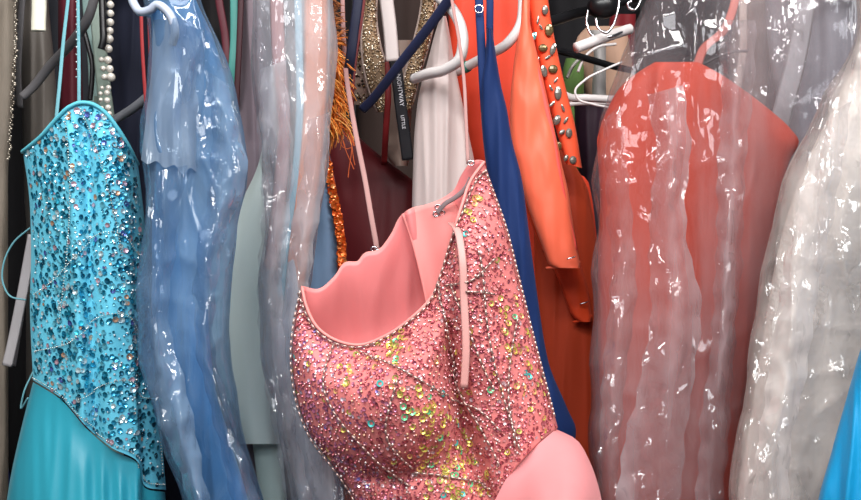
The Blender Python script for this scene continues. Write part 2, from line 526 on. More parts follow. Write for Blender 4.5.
    bugle([(.20, .03), (.17, .25), (.25, .55), (.3, .8)])
    bugle([(.28, .04), (.42, .22), (.55, .45)])
    bugle([(.62, .03), (.60, .2), (.62, .45), (.66, .7), (.68, .95)])
    bugle([(.70, .15), (.74, .4), (.78, .7)]); bugle([(.86, .2), (.82, .45), (.80, .75), (.8, .97)])
    bugle([(.76, .25), (.90, .42)]); bugle([(.95, .55), (.84, .7), (.78, .95)])
    bugle([(.56, .48), (.66, .62), (.75, .85)]); bugle([(.35, .7), (.5, .82), (.62, .97)])
    bugle([(.66, .1), (.80, .25), (.93, .3)]); bugle([(.40, .25), (.33, .5), (.36, .7)])
    o = bl.build('bead_lines', simple('silver_bugles', (196, 168, 160), 0.35, 0.7), t); o['kind'] = 'stuff'
    # straps
    sm = fabric('pink_strap', (164, 124, 120), 0.7, 0.06)
    strap('strap', [(378,254,Y0+.05),(371,215,.91),(366,185,.93),(357,140,.955),(348,88,1.0),(345,60,1.06),(343,20,1.10),(342,-60,1.12)], 5.5, sm, t)
    strap('strap', [(468,164,Y0+.004),(466,120,.87),(464,80,.89),(459,40,.91),(452,0,.94),(446,-70,.98)], 3.6, sm, t)
    lo = strap('ribbon_loop', [(451,223,.842),(458,232,.815),(462,255,.80),(464,300,.797),(466,350,.795),(464,388,.797)], 7.5, fabric('peach_ribbon', (214, 156, 150), 0.45, 0.05), t)
    # small clasps where the straps meet the rim
    for (x, y, yy) in ((378, 252, Y0 + .042), (374, 249, Y0 + .045), (471, 163, Y0), (438, 207, Y0+.02), (442, 213, Y0+.02), (436, 214, Y0+.02)):
        mb = MB(); c = P(x, y, yy)
        mb.tube([c + Vector((.003*math.cos(a), 0, .0024*math.sin(a))) for a in [2*PI*k/14 for k in range(14)]], .0007, 6, closed=True)
        mb.build('clasp', M['chrome'], t)
    # skirt of soft net gathered to the slanting waist seam
    Ys = Y0
    fpy = floor_py(Ys)
    skt = fabric('pink_tulle', (212, 136, 138), 0.85, 0.08, 14, 0.1, sheen=0.5)
    gs = coons([(365,519),(425,522),(486,512),(507,478),(532,450),(556,429)],
               [(340,fpy),(400,fpy),(470,fpy),(530,fpy),(580,fpy),(612,fpy)],
               [(365,519),(355,600),(345,900),(340,fpy)], [(556,429),(577,440),(590,462),(600,492),(606,540),(610,900),(612,fpy)], 70, 150)
    fs = folds(0.012, 0.035, 0.004, 5.5, 0.3)
    frs = patch(gs, lambda u, v, x, y: Ys - se(u, 2.4) * (0.052 + .10 * sstep(0, .07, v) * (.3+.7*sstep(.45,.8,u)) * (1-.35*sstep(.1,.5,v)) + fs(x, y) * sstep(0, .05, v)))
    bks = patch(gs, lambda u, v, x, y: Ys + se(u, 2.4) * (0.05 + .04 * sstep(0, .2, v) + fs(x + 99, y) * .7))
    mb = sack_mb(frs, bks); mb.build('skirt', skt, t)
pink_gown()

# ------------------------------------------------------------------ aqua sequined gown
def aqua_gown():
    Y0 = 0.93
    t = thing('evening_gown', 'aqua blue sequined gown with plain satin skirt and spaghetti straps at far left', 'dress', (P(90, 300, Y0).x, Y0, 0))
    base = fabric('aqua_net', (104, 202, 228), 0.6, 0.15, 25, 0.2)
    top = [(23,152),(40,138),(58,118),(70,107),(80,103),(92,104),(106,113),(117,127),(130,148),(138,164)]
    left = [(23,152),(29,195),(31,250),(30,310),(33,380)]
    right = [(138,164),(144,215),(149,290),(153,350),(160,420),(166,490)]
    bot = [(33,380),(60,397),(88,428),(112,448),(138,462),(145,486),(166,490)]
    nu, nv = 80, 110
    g = coons(top, bot, left, right, nu, nv)
    fo = folds(0.006, 0.02, 0.006, 21.0)
    def dep(u, v, x, y):
        s = se(u, 2.2)
        pleat = 0.006 * gauss(u, .36, .05) - 0.008 * gauss(u, .47, .035) + 0.006 * gauss(u, .6, .08)
        return Y0 - s * (0.05 + fo(x, y) + pleat * sstep(0, .1, v))
    front = patch(g, dep); back = patch(g, lambda u, v, x, y: Y0 + se(u) * .04)
    mb = sack_mb(front, back); mb.build('bodice', base, t)
    mb = MB(); mb.tube(catmull([r + Vector((0, -.001, 0)) for r in front[0]], 80), .0022, 8); mb.build('neckline_binding', fabric('aqua_binding', (98, 196, 214), 0.5, .08), t)
    sq = MB()
    pal = [(5, lin(24,122,152)), (3, lin(14,92,120)), (3, lin(40,150,190)), (3, lin(110,200,222)), (2.6, lin(200,226,232)), (1.0, lin(210,175,190)), (.6, lin(215,170,140)), (.7, lin(70,210,240)), (.5, lin(90,110,190))]
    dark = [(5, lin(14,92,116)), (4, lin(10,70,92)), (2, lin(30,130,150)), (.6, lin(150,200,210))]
    DU, DV = 28, 62
    for j in range(DV):
        for i in range(DU + 1):
            u = (i + (.5 if j % 2 else 0) + random.uniform(-.38, .38)) / DU; v = (j + random.uniform(-.38, .38)) / DV
            if not (.015 < u < .985 and .01 < v < .99): continue
            if random.random() < .06: continue
            c, n = fit(front, u, v)
            px = CX + c.x * F / c.y; py = CY - (c.z - CZ) * F / c.y
            n = (n + Vector((random.uniform(-.18,.18), random.uniform(-.2,.2), random.uniform(-.18,.18)))).normalized()
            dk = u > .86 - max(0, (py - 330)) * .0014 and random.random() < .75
            big = random.random()
            r = random.uniform(.0023, .0034) if big > .4 else random.uniform(.0011, .0018)
            if random.random() < .12: sq.ball(c + n * .001, random.uniform(.0010, .0015), 6, 4, lin(195, 205, 210))
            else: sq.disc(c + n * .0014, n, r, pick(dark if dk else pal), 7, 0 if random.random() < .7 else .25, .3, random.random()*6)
    o = sq.build('sequins', M['seq_blue'], t, smooth=False); o['kind'] = 'stuff'
    bl = MB()
    def beads(pts, step=.0026, r=.0008):
        path = catmull([(*q, 0) for q in pts], 400); last = None
        for q in path:
            c, n = fit(front, min(.99, max(.01, q.x)), min(.99, max(.01, q.y))); c = c + n * .002
            if last is None or (c - last).length > step: bl.ball(c, r, 6, 4, lin(205, 210, 205)); last = c
    beads([(.36,.02),(.34,.3),(.22,.7)]); beads([(.47,.02),(.62,.25),(.7,.4)]); beads([(.98,.30),(.6,.36),(.3,.5),(.04,.62)])
    beads([(.98,.52),(.55,.62),(.30,.76),(.04,.86)]); beads([(.98,.72),(.6,.80),(.35,.93)]); beads([(0.0,.985),(.4,.985),(.99,.985)])
    beads([(.98,.02),(.99,.3),(.985,.6),(.98,.95)])
    o = bl.build('bead_lines', M['bead'], t); o['kind'] = 'stuff'
    # straps, the right one studded with small silver beads
    sm = fabric('aqua_strap', (104, 160, 170), 0.6, .08)
    strap('strap', [(56,121,Y0-.012),(59,90,Y0),(63,45,Y0+.03),(68,0,Y0+.07),(74,-60,Y0+.12)], 3.8, sm, t)
    s = strap('strap', [(79,106,Y0-.03),(79,70,Y0-.005),(78.5,35,Y0+.03),(78,0,Y0+.06),(78,-60,Y0+.12)], 3.6, sm, t)
    mb = MB()
    for k in range(11):
        y = 2 + k * 7.5; mb.ball(P(76.5, y, Y0 + .045 - y * .0006), .0011, 6, 4, lin(215, 220, 220))
    mb.build('bead_edge', M['bead'], s)
    cord('hanging_loop', [(30,228,Y0+.02),(14,242,Y0+.02),(4,262,Y0+.02),(3,283,Y0+.02),(10,296,Y0+.02),(26,300,Y0+.02)], 1.8, sm, t)
    cord('hanging_loop', [(33,372,Y0+.02),(24,392,Y0+.01),(21,408,Y0+.01),(28,398,Y0)], 1.8, sm, t)
    # satin skirt
    fpy = floor_py(Y0)
    sat = fabric('aqua_satin', (46, 152, 172), 0.33, .1, 10, .05, sheen=.2, spec=.6)
    gs = coons([(33,382),(60,399),(88,430),(112,450),(138,464),(145,488),(165,492)], [(-40,fpy),(0,fpy),(60,fpy),(120,fpy),(166,fpy)],
               [(33,382),(22,425),(10,480),(0,560),(-40,fpy)], [(165,492),(168,530),(168,600),(166,fpy)], 70, 140)
    fs = folds(0.010, 0.045, 0.002, 31.0, .5)
    frs = patch(gs, lambda u, v, x, y: Y0 - se(u, 2.4) * (.047 + .02*sstep(0,.1,v) + fs(x, y) * sstep(0, .04, v)))
    bks = patch(gs, lambda u, v, x, y: Y0 + se(u, 2.4) * (.04 + .03 * sstep(0, .2, v)))
    sack_mb(frs, bks).build('skirt', sat, t)
aqua_gown()

# ------------------------------------------------------------------ generic gown from a silhouette
def gown(label, prof, Y0, mat, hf=.04, hb=.04, fold=(.01, .03, .004, 1.0, .3), name='evening_gown', cat='dress', p=2.2, edge=0.0, nu=60, nv=100, tofloor=True, part='body', slant=None, flare=0.08):
    t = thing(name, label, cat, (P((prof[0][1]+prof[0][2])/2, 250, Y0).x, Y0, 0))
    fr, bk = sack(prof, Y0, hf, hb, nu, nv, folds(*fold), p=p, edge=edge, seed=fold[3], tofloor=tofloor, slant=slant, flare=flare)
    sack_mb(fr, bk).build(part, mat, t)
    return t, fr, bk

def tri(t):
    return 4 * abs(t - math.floor(t + .5)) - 1

def creases(x, y, a, fx, fy, sd):
    """sharp folds of stiff film: crossing zig-zags, bent and fading along their length"""
    wx = 9 * n1(x * .012, y * .009, sd); wy = 14 * n1(x * .014, y * .008, sd + 5)
    X, Y = x + wx, y + wy; h = 0
    for k, (dx, dy, w) in enumerate(((1, .10, 1.0), (.8, -.35, .8), (.9, .5, .7), (.35, .9, .45), (1.7, -.2, .5))):
        m = sstep(-.15, .35, n1(x * .011 + k * 7, y * .007, sd + 20 + k))
        h += w * m * tri((X * dx * fx + Y * dy * fx * .55) + k * .37 + sd)
    return a * h

def bag(label, prof, Y0, mat, hf, hb, fold, crumple=None, p=4.0, edge=4.0, nu=110, nv=170, slant=None, name='garment_bag'):
    t = thing(name, label, 'garment bag', (P((prof[0][1]+prof[0][2])/2, 250, Y0).x, Y0, 0))
    cr = None
    if crumple:
        a, fx, fy, sd = crumple
        def cr(x, y): return creases(x, y, a, fx, fy, sd)
    fr, bk = sack(prof, Y0, hf, hb, nu, nv, folds(*fold), p=p, edge=edge, seed=fold[3], tofloor=tofloor, slant=slant, flare=flare)
    sack_mb(fr, bk).build(part, mat, t)
    return t, fr, bk

def bag(label, prof, Y0, mat, hf, hb, fold, crumple=None, p=4.0, edge=4.0, nu=110, nv=170, slant=None, name='garment_bag'):
    t = thing(name, label, 'garment bag', (P((prof[0][1]+prof[0][2])/2, 250, Y0).x, Y0, 0))
    cr = None
    if crumple:
        a, fx, fy, sd = crumple
        def cr(x, y):
            q = n1(x*fx + .8*n1(x*.02, y*.02, sd), y*fy, sd)
            r = 1 - 2.2*abs(n1(x*fx*1.7, y*fy*1.6, sd+7) ); r2 = 1 - 2.2*abs(n1(x*fx*.6 + y*.004, y*fy*2.2, sd+17))
            return a * (q + .6*r*abs(r) + .5*r2*abs(r2))
    fr, bk = sack(prof, Y0, hf, hb, nu, nv, folds(*fold), p=p, edge=edge, seed=fold[3], crumple=cr, slant=slant, flare=0)
    o = sack_mb(fr, bk).build('film', mat, t)
    return t, fr, bk

def pleat(parent, left, right, Y, mat, ridge=.012, seed=1.0, cr=.003, fx=.03, nu=26, nv=150):
    # a loose fold of the bag's film standing proud of it
    g = coons([left[0], right[0]], [left[-1], right[-1]], left, right, nu, nv)
    def dp(u, v, x, y):
        k = 4 * n1(y * .02, seed) + 2.5 * n1(y * .055, seed + 2)
        return Y - ridge * (1 - abs(2 * u - 1) ** 1.5) - creases(x, y, cr, fx, .01, seed) - .002 * n1(x * .1, y * .05, seed)
    rows = []
    for j, r in enumerate(g):
        y = r[0].y; a, b = 3 * n1(y * .022, seed + 3) + 1.5 * tri(y * .03 + seed), 3 * n1(y * .02, seed + 6) + 1.5 * tri(y * .026 + 2 * seed)
        rows.append([Vector((q.x + a * (1 - i / (nu - 1)) + b * i / (nu - 1), q.y, 0)) for i, q in enumerate(r)])
    mb = MB(); mb.grid(patch(rows, dp)); return mb.build('loose_fold', mat, parent)

# blue gown in its blue-tinted bag
BLUE = [(0,150,196),(40,152,214),(90,152,228),(130,150,236),(165,156,238),(220,152,222),(300,152,208),(380,164,214),(440,180,230),(520,196,250)]
gown('blue chiffon gown hanging inside the blue-tinted plastic bag', [(-30,158,185)] + BLUE, 0.855, fabric('blue_chiffon', (86, 138, 182), .6, .45, 14, .1), .022, .022, (.008, .05, .006, 41.0, .5))  # wide tone variation in the chiffon colour stands in for shaded folds
tb, fr, bk = bag('wrinkled blue-tinted plastic garment bag with a gathered left side, beside the aqua sequins',
    [(-60,150,196),(-10,144,200),(40,148,218),(90,147,236),(125,140,243),(150,139,246),(160,142,247),(190,147,246),(200,146,244),(240,142,237),(300,136,230),(350,138,231),(400,150,237),(450,164,248),(520,184,266)], 0.84,
    film('blue_film', (212, 228, 242), (150, 186, 220), .06, .40, .055, .07, mk=(.48, .62)), .055, .05, (.007, .02, .004, 43.0, .2), (.0045, .028, .010, 44.3), edge=2.5)
bf = film('blue_film_fold', (226, 236, 246), (160, 192, 222), .10, .45, .06, .07, mk=(.38, .50), sx=34, sz=12, hs=(20, 20, 3))
pleat(tb, [(150,172),(146,240),(134,318),(150,395),(178,470),(192,520)], [(190,165),(176,240),(168,310),(186,390),(204,470),(214,520)], .772, bf, seed=3.3)
pleat(tb, [(204,70),(212,160),(194,260),(196,350),(218,440),(236,520)], [(228,85),(246,170),(220,260),(216,350),(240,440),(264,520)], .782, bf, seed=5.3)
# the outer layer of the blue bag, torn off short below the hanger
def cape():
    t = [o for o in bpy.data.objects if o.get('category') == 'garment bag'][0]
    g = coons([(153,20),(178,18),(205,30)], [(141,160),(148,164),(156,161),(165,168),(174,165),(183,174),(190,168),(200,176)], [(153,20),(152,60),(147,110),(141,160)], [(205,30),(204,80),(200,130),(200,176)], 50, 70)
    f = patch(g, lambda u, v, x, y: .775 - .004 * n1(x*.04, y*.02, 3) - creases(x, y, .0028, .035, .01, 49.2) + .015*(2*u-1)**2)
    mb = MB(); mb.grid(f); mb.build('torn_layer', film('blue_film_outer', (214, 226, 238), (176, 198, 220), .12, .55, .09, .07, sx=46, sz=24, crk=80), t)
cape()
# sage layered gown
t, fr, bk = gown('pale sage green gown with layered straight hem, right of the blue bag',
    [(140,264,267),(165,258,271),(190,247,275),(215,232,280),(245,214,283),(275,204,284),(340,208,284),(400,222,284),(441,238,283),(444,239,283)], 1.08, fabric('sage_crepe', (216, 230, 226), .75, .08), .035, .03, (.008, .03, .005, 51.0, .2), tofloor=False)
fr, bk = sack([(425,250,280),(470,256,284),(520,262,288)], 1.08, .02, .02, 40, 40, folds(.006, .04, .004, 52.0))
sack_mb(fr, bk).build('underskirt', fabric('sage_underlayer', (200, 218, 212), .7, .08), t)
# clear narrow bag and the garment strips inside it
t, fr, bk = gown('pale grey gown with peach and blue stripes inside the narrow clear bag',
    [(-40,300,328),(0,298,330),(60,298,329),(130,296,326),(190,286,318),(260,272,304),(340,272,302),(430,288,322),(520,300,340)], 1.0, fabric('ice_grey_satin', (206, 214, 222), .5, .12), .02, .02, (.006, .06, .004, 61.0, .3), flare=0)
strap('front_stripe', [(316,-30,.972),(316,40,.972),(315,100,.972),(310,160,.972),(300,230,.975),(292,290,.985)], 24, fabric('peach_satin', (248, 150, 104), .55, .12), t, thick=.12)
strap('side_stripe', [(297,-30,.975),(299,40,.975),(300,100,.972),(296,170,.972),(286,240,.972),(280,300,.972)], 8, fabric('ice_blue_satin', (150, 200, 216), .5, .08), t)
strap('side_stripe', [(276,-30,.985),(279,60,.985),(284,120,.985),(280,190,.98),(270,270,.98)], 14, fabric('dusty_rose', (182, 140, 138), .6, .08), t)
tc_, fr, bk = bag('narrow clear plastic garment bag with long vertical creases, left of the orange feathers',
    [(-60,258,330),(0,254,334),(50,250,337),(110,256,333),(160,262,327),(210,264,322),(260,262,314),(310,258,308),(360,262,312),(420,276,328),(470,286,342),(520,292,352)], .985,
    film('clear_film', (246, 246, 250), (224, 226, 232), .12, .54, .07, .07, mk=(.48, .62)), .06, .045, (.006, .025, .004, 63.0, .2), (.0035, .034, .008, 64.3), edge=2.5)
cf = film('clear_film_fold', (250, 250, 252), (222, 222, 228), .08, .50, .06, .07, mk=(.38, .50), sx=34, sz=10, hs=(20, 20, 3))
pleat(tc_, [(258,70),(259,150),(262,220),(258,300),(268,400),(292,520)], [(284,60),(292,150),(290,220),(282,300),(292,400),(318,520)], .908, cf, seed=7.3)
pleat(tc_, [(310,120),(306,150),(300,180),(288,260),(284,330),(300,420),(322,520)], [(330,112),(329,150),(326,180),(314,250),(306,330),(326,420),(350,520)], .912, cf, seed=9.3)
gown('dull mauve grey gown in soft plastic between the blue bag and the narrow clear bag', [(-30,241,266),(0,242,262),(60,240,268),(95,236,274),(140,234,278),(180,232,278),(260,240,280)], 1.15, fabric('mauve_grey', (126, 112, 120), .6, .12), .03, .03, (.008, .05, .004, 66.0, .4))

# orange feather-trimmed gown
def feather_gown():
    Y0 = 1.10
    t, fr, bk = gown('light blue gown with orange sequined edge and orange feather trim',
        [(120,312,322),(160,308,331),(200,306,338),(240,304,344),(280,300,345),(330,300,348),(520,300,352)], Y0, fabric('powder_blue', (122, 150, 182), .6, .2, 40), .03, .03, (.006, .03, .005, 71.0))
    tr = MB(); sp = MB()
    for k in range(900):
        y = random.uniform(160, 480); xr = mono([(160,327),(200,334),(240,341),(280,342),(330,344),(520,348)], y)[0]
        c = P(xr + random.uniform(-3.5, 3.5), y, Y0 - .034 + random.uniform(-.004, .004))
        sp.disc(c, (random.uniform(-.6,.6), -1, random.uniform(-.6,.6)), random.uniform(.0015, .0032), pick([(5, lin(252,124,48)), (3, lin(240,98,30)), (1, lin(250,160,90)), (.25, lin(190,220,235))]), 7)
    path = catmull([P(x, y, Y0 - .022) for y, x in [(150,324),(200,334),(240,341),(280,342),(330,344),(520,348)]], 60)
    tr.tube(path, .0055, 8); o = tr.build('edge_band', fabric('orange_edge', (226, 96, 36), .7, .2), t)
    s = sp.build('sequins', M['seq_pink'], o, smooth=False); s['kind'] = 'stuff'
    fe = MB()
    cols = [(4, lin(252,150,52)), (3, lin(255,182,90)), (2, lin(240,122,36)), (1, lin(210,136,80))]
    for k in range(900):
        y0 = random.uniform(-8, 126); hang = sstep(20, 70, y0)
        x0 = mono([(-8,327),(60,326),(130,324)], y0)[0] + random.uniform(-6, 5 + 7*hang)
        ln = random.uniform(10, 26) * (0.7 + .5*hang)
        ang = random.uniform(-.9, .5) if hang < .5 else random.uniform(.35, 1.45)
        if hang < .3 and random.random() < .55: continue
        a = []; x, y, yy = x0, y0, Y0 - .04 + random.uniform(-.02, .01)
        for q in range(6):
            a.append(P(x, y, yy)); x += ln/5*math.cos(ang); y += ln/5*math.sin(ang); ang += random.uniform(-.05, .3); yy += random.uniform(-.004, .004)
        col = pick(cols if hang > .4 else [(2, lin(150,90,50)), (2, lin(200,120,60))])
        b0 = len(fe.f); fe.tube(a, [.0010, .0010, .0009, .0008, .0006, .0003], 4, cap=False)
        for q in range(b0, len(fe.f)): fe.c[q] = col
    for k in range(7):
        a = catmull([P(330+random.uniform(-4,8), 100+random.uniform(-20,20), Y0-.045), P(345+random.uniform(-4,6), 130+random.uniform(-10,20), Y0-.045), P(352+random.uniform(-4,4), 152+random.uniform(-10,30), Y0-.045)], 12)
        b0 = len(fe.f); fe.tube(a, .0006, 4, cap=False)
        for q in range(b0, len(fe.f)): fe.c[q] = lin(214, 96, 40)
    mb = MB(); mb.tube(catmull([P(326,-30,Y0-.02), P(326,60,Y0-.02), P(325,120,Y0-.022), P(322,160,Y0-.022)], 30), [.003+.010*math.sin(PI*(i/29)**1.6) for i in range(30)], 8)
    o = mb.build('feather_trim', fabric('orange_marabou', (250, 148, 56), .9, .25, 60), t)
    f = fe.build('feather_fibres', M['hair'], o); f['kind'] = 'stuff'
feather_gown()

# maroon gown behind the pink straps
def maroon_gown():
    t, fr, bk = gown('dark maroon satin gown behind the thin left strap of the pink gown',
        [(112,326,336),(122,322,346),(140,320,362),(160,320,386),(178,322,410),(190,322,424),(240,322,430),(330,318,436),(520,310,440)], 1.27, fabric('maroon_satin', (98, 22, 28), .5, .15, spec=.4), .03, .03, (.008, .03, .006, 81.0, .3))
    mb = MB()
    for (x, y) in ((349,478),(344,486),(352,490)):
        mb.disc(P(x, y, 1.225), (.1,-1,.2), .0045, lin(40, 170, 70), 9, .3)
    mb.build('sequins', M['seq_pink'], t)
maroon_gown()

# champagne beaded gown: two encrusted neckline bands and a cream body
def champagne_gown():
    Y0 = 1.17
    t, fr, bk = gown('champagne gown with crystal encrusted halter neckline behind the navy hanger',
        [(40,392,416),(80,384,414),(110,383,412),(140,384,410),(158,388,409),(166,394,408)], Y0 + .05, fabric('champagne_satin', (156, 134, 122), .5, .1), .02, .02, (.006, .05, .006, 91.0, .3), tofloor=False)
    bm = fabric('beaded_net', (150, 122, 92), .5, .25, 60)
    def band(pl, pr, n_st, nm):
        n_st = 620
        g = coons([pl[0], pr[0]], [pl[-1], pr[-1]], pl, pr, 12, 40)
        f = patch(g, lambda u, v, x, y: Y0 - .012 * se(u))
        b = patch(g, lambda u, v, x, y: Y0 + .004 * se(u))
        o = sack_mb(f, b).build('neckline_band', bm, t)
        for e in (0, -1):
            mb = MB(); mb.tube([r[e] for r in f], .0022, 6); mb.build('piping', fabric('champagne_piping', (176, 156, 146), .5, .08), o)
        mb = MB()
        for k in range(n_st):
            u, v = random.uniform(.08, .95), random.uniform(.01, .99); c, n = fit(f, u, v)
            mb.ball(c + n * .0012, random.uniform(.0006, .0014), 6, 4, pick([(4, lin(150,126,96)), (1.8, lin(225,215,195)), (3, lin(120,94,66)), (2, lin(80,60,44))]))
        s = mb.build('beads', M['bead'], o, smooth=False); s['kind'] = 'stuff'
        return o
    band([(368,-20),(363,20),(362,50),(366,78),(376,108),(378,112)], [(378,-20),(376,20),(380,45),(387,70),(388,95),(386,112)], 330, 0)
    band([(424,-20),(420,15),(413,45),(405,75),(402,95),(404,108)], [(438,-20),(434,20),(427,50),(418,80),(414,98),(410,110)], 330, 1)
    # sheer left edge with dark beading
    g = coons([(362,-10),(369,-10)], [(352,104),(376,108)], [(362,-10),(358,25),(350,50),(347,75),(352,104)], [(369,-10),(364,25),(362,50),(366,80),(376,108)], 10, 30)
    f = patch(g, lambda u, v, x, y: Y0 + .02); mb = MB(); mb.grid(f); o = mb.build('sheer_panel', fabric('nude_net', (120, 96, 84), .6, .3, 50), t)
    mb = MB()
    for k in range(120):
        c, n = fit(f, random.uniform(.1,.9), random.uniform(.2,.98)); mb.ball(c + n*.001, random.uniform(.001,.0024), 6, 4, pick([(3, lin(60,45,38)), (1, lin(215,200,170)), (2, lin(130,100,60))]))
    s = mb.build('beads', M['bead'], o); s['kind'] = 'stuff'
champagne_gown()

# ------------------------------------------------------------------ hangers
def loop_hanger(label, pts, w, mat, Y=None, name='clothes_hanger', group=None, marker=None, closed=False, flat=None, hook=None, hookmat=None):
    """tubular hanger from its visible bend: pts = (px, py, Y)"""
    c = P(*pts[0]); t = thing(name, label, 'hanger', (c.x, c.y, 0))
    mb = MB(); path = catmull([P(*p) for p in pts], 90); mb.tube(path, w * .5 * pts[0][2] / F, 10, flat=flat)
    o = mb.build('hanger_arm', mat, t)
    if hook:
        mb = MB(); mb.tube(catmull([P(*p) for p in hook], 50), .0017, 8); mb.build('hook', hookmat or M['chrome'], t)
    return t
WP = M['white_plastic']
loop_hanger('white tubular hanger with its curved end in front of the cream gown', [(392,-62,1.18),(420,-28,1.11),(440,-2,1.06),(452,9,1.045),(460,24,1.04),(463,42,1.035),(459,60,1.035),(448,68,1.045),(427,74,1.075),(414,79,1.1)], 10, WP)
h2 = loop_hanger('white tubular hanger with a teal marker, its end inside the orange gown', [(512,-50,1.09),(521,-15,1.07),(523,5,1.06),(519,28,1.055),(508,43,1.06),(490,54,1.085),(466,67,1.12),(446,77,1.15),(436,81,1.17)], 10, WP)
mb = MB(); mb.tube([P(468,66,1.116), P(464.5,68,1.121)], .0075, 10); mb.build('size_marker', simple('teal_marker', (40,120,105), .5), h2)
loop_hanger('thin navy blue velvet hanger arm slanting across the champagne beading', [(362,110,1.12),(368,104,1.115),(400,64,1.08),(440,12,1.04),(462,-20,1.02),(490,-60,1.0)], 9.5, M['navy_velvet'], flat=((1,0,0), .55))
loop_hanger('dark grey hanger arm slanting behind the straps of the aqua gown', [(22,97,1.06),(30,90,1.06),(50,66,1.05),(72,42,1.03),(88,18,1.01),(96,-10,1.0),(99,-50,1.0)], 9, simple('dark_grey_plastic', (92, 90, 92), .45), flat=((1,0,0), .7))
loop_hanger('grey hanger arm rising behind the red strap beside the blue bag', [(108,124,1.12),(118,118,1.12),(135,107,1.11),(150,94,1.10),(161,78,1.09),(170,62,1.09)], 9, M['grey_plastic'])
loop_hanger('pale white hanger with curved neck over the blue plastic bag', [(132,-40,.80),(131,-8,.795),(134,4,.79),(141,12,.785),(150,10,.782),(157,5,.78),(166,10,.778),(173,21,.778),(175,33,.78),(172,44,.785)], 8.5, simple('cool_white_plastic', (178, 188, 206), .35, coat=.2))
loop_hanger('ivory plastic hanger end hanging down at the top left', [(39,-60,.98),(39,-10,.98),(39,10,.98),(38.5,24,.98),(38.5,31,.98)], 15, M['ivory_plastic'], flat=((1,0,0), .5))

# white ribbon and printed black ribbon
strip = thing('ribbon_strap', 'broad white satin ribbon strap ending beside the champagne beading', 'strap', (P(392,30,1.1).x, 1.1, 0))
strap('strap', [(383,-50,1.09),(386,-5,1.09),(390,30,1.09),(392.5,61,1.09)], 14, fabric('white_satin', (186, 175, 172), .4, .05), strip, thick=.12)
lab = thing('label_ribbon', 'black woven label ribbon with white lettering hanging below the white ribbon', 'ribbon', (P(400,100,1.12).x, 1.12, 0))
strap('ribbon', [(393,50,1.125),(397,75,1.12),(400,100,1.12),(404,130,1.125),(408,160,1.13)], 12, fabric('black_ribbon', (22, 21, 26), .6, .1), lab, thick=.08)
def text(body, px, py, Y, size, ang, parent):
    cu = bpy.data.curves.new('lettering', 'FONT'); cu.body = body; cu.size = size; cu.extrude = .0001; cu.align_x = 'CENTER'; cu.align_y = 'CENTER'
    o = bpy.data.objects.new('tmp', cu); COL.objects.link(o)
    bpy.context.view_layer.update()
    me = bpy.data.meshes.new_from_object(o.evaluated_get(bpy.context.evaluated_depsgraph_get()))
    bpy.data.objects.remove(o)
    l = link('lettering', me, simple('white_thread', (200,198,204), .6)); l.parent = parent
    l.location = P(px, py, Y) - parent.location; l.rotation_euler = (PI/2, ang, 0)
    return l
text('NIGHTWAY', 400, 90, 1.112, .0078, PI/2 - .12, lab)
text('LITTLE', 403, 122, 1.114, .0062, PI/2 - .12, lab)

# red cord behind the champagne and cream beading
def navy_strap():
    t = thing('ribbon_strap', 'dark navy strap between the orange feathers and the beaded neckline', 'strap', (P(356,20,1.03).x, 1.03, 0))
    strap('strap', [(361,-40,1.04),(358,0,1.035),(354,30,1.035),(350,62,1.04),(347,85,1.06)], 10, fabric('dark_navy_strap', (24, 28, 52), .6, .1), t, thick=.2)
    t = thing('ribbon_strap', 'thin dark red strap beside the orange feathers', 'strap', (P(352,60,1.07).x, 1.07, 0))
    strap('strap', [(366,-20,1.10),(361,20,1.085),(355,60,1.075),(352,95,1.07),(353,130,1.09)], 4, fabric('wine_strap', (104, 28, 30), .6, .1), t, thick=.2)
navy_strap()
def red_strap():
    t = thing('ribbon_strap', 'dark red ribbon strap dropping between the champagne neckline bands', 'strap', (P(386,90,1.15).x, 1.15, 0))
    strap('strap', [(394,-40,1.19),(391,0,1.185),(388,60,1.145),(388,100,1.14),(386,128,1.15),(384,165,1.19)], 6, fabric('dark_red_ribbon', (122, 30, 32), .5, .1), t)
red_strap()

# cream gown, hanging in long soft folds
CREAM = [(16,441,446),(30,436,449),(60,428,454),(100,418,462),(140,414,470),(170,413,476),(210,412,480),(260,412,482),(520,405,490)]
gown('cream satin gown draped in long folds under the curved white hanger', CREAM, 1.125, fabric('cream_satin', (206, 190, 186), .42, .05, spec=.5), .03, .03, (.016, .05, .004, 101.0, .35))

# ------------------------------------------------------------------ navy gown
def navy_gown():
    Y0 = 0.98
    nv_ = fabric('navy_crepe', (20, 44, 92), .7, .12, 16, .08, spec=.2)
    t, fr, bk = gown('navy blue gown with two narrow straps, right of the pink gown',
        [(28,487,492),(55,485,496),(85,481,501),(110,481,507),(140,483,512),(180,488,522),(240,494,530),(300,500,538),(360,506,548),(410,512,568),(430,515,576),(520,520,560)], Y0, nv_, .025, .03, (.010, .05, .004, 111.0, .4))
    strap('strap', [(478,-50,1.03),(479,0,.985),(481,40,.972),(483,80,.968),(485,112,.975)], 8, nv_, t, thick=.3)
    strap('strap', [(489,-50,1.03),(490,0,.985),(490,40,.985),(492,70,.99)], 7, nv_, t, thick=.3)
    mb = MB(); c = P(479, 9, .972)
    mb.tube([c + Vector((.0045*math.cos(a), 0, .0045*math.sin(a))) for a in [2*PI*k/16 for k in range(16)]], .0009, 6, closed=True); mb.build('strap_ring', M['chrome'], t)
navy_gown()

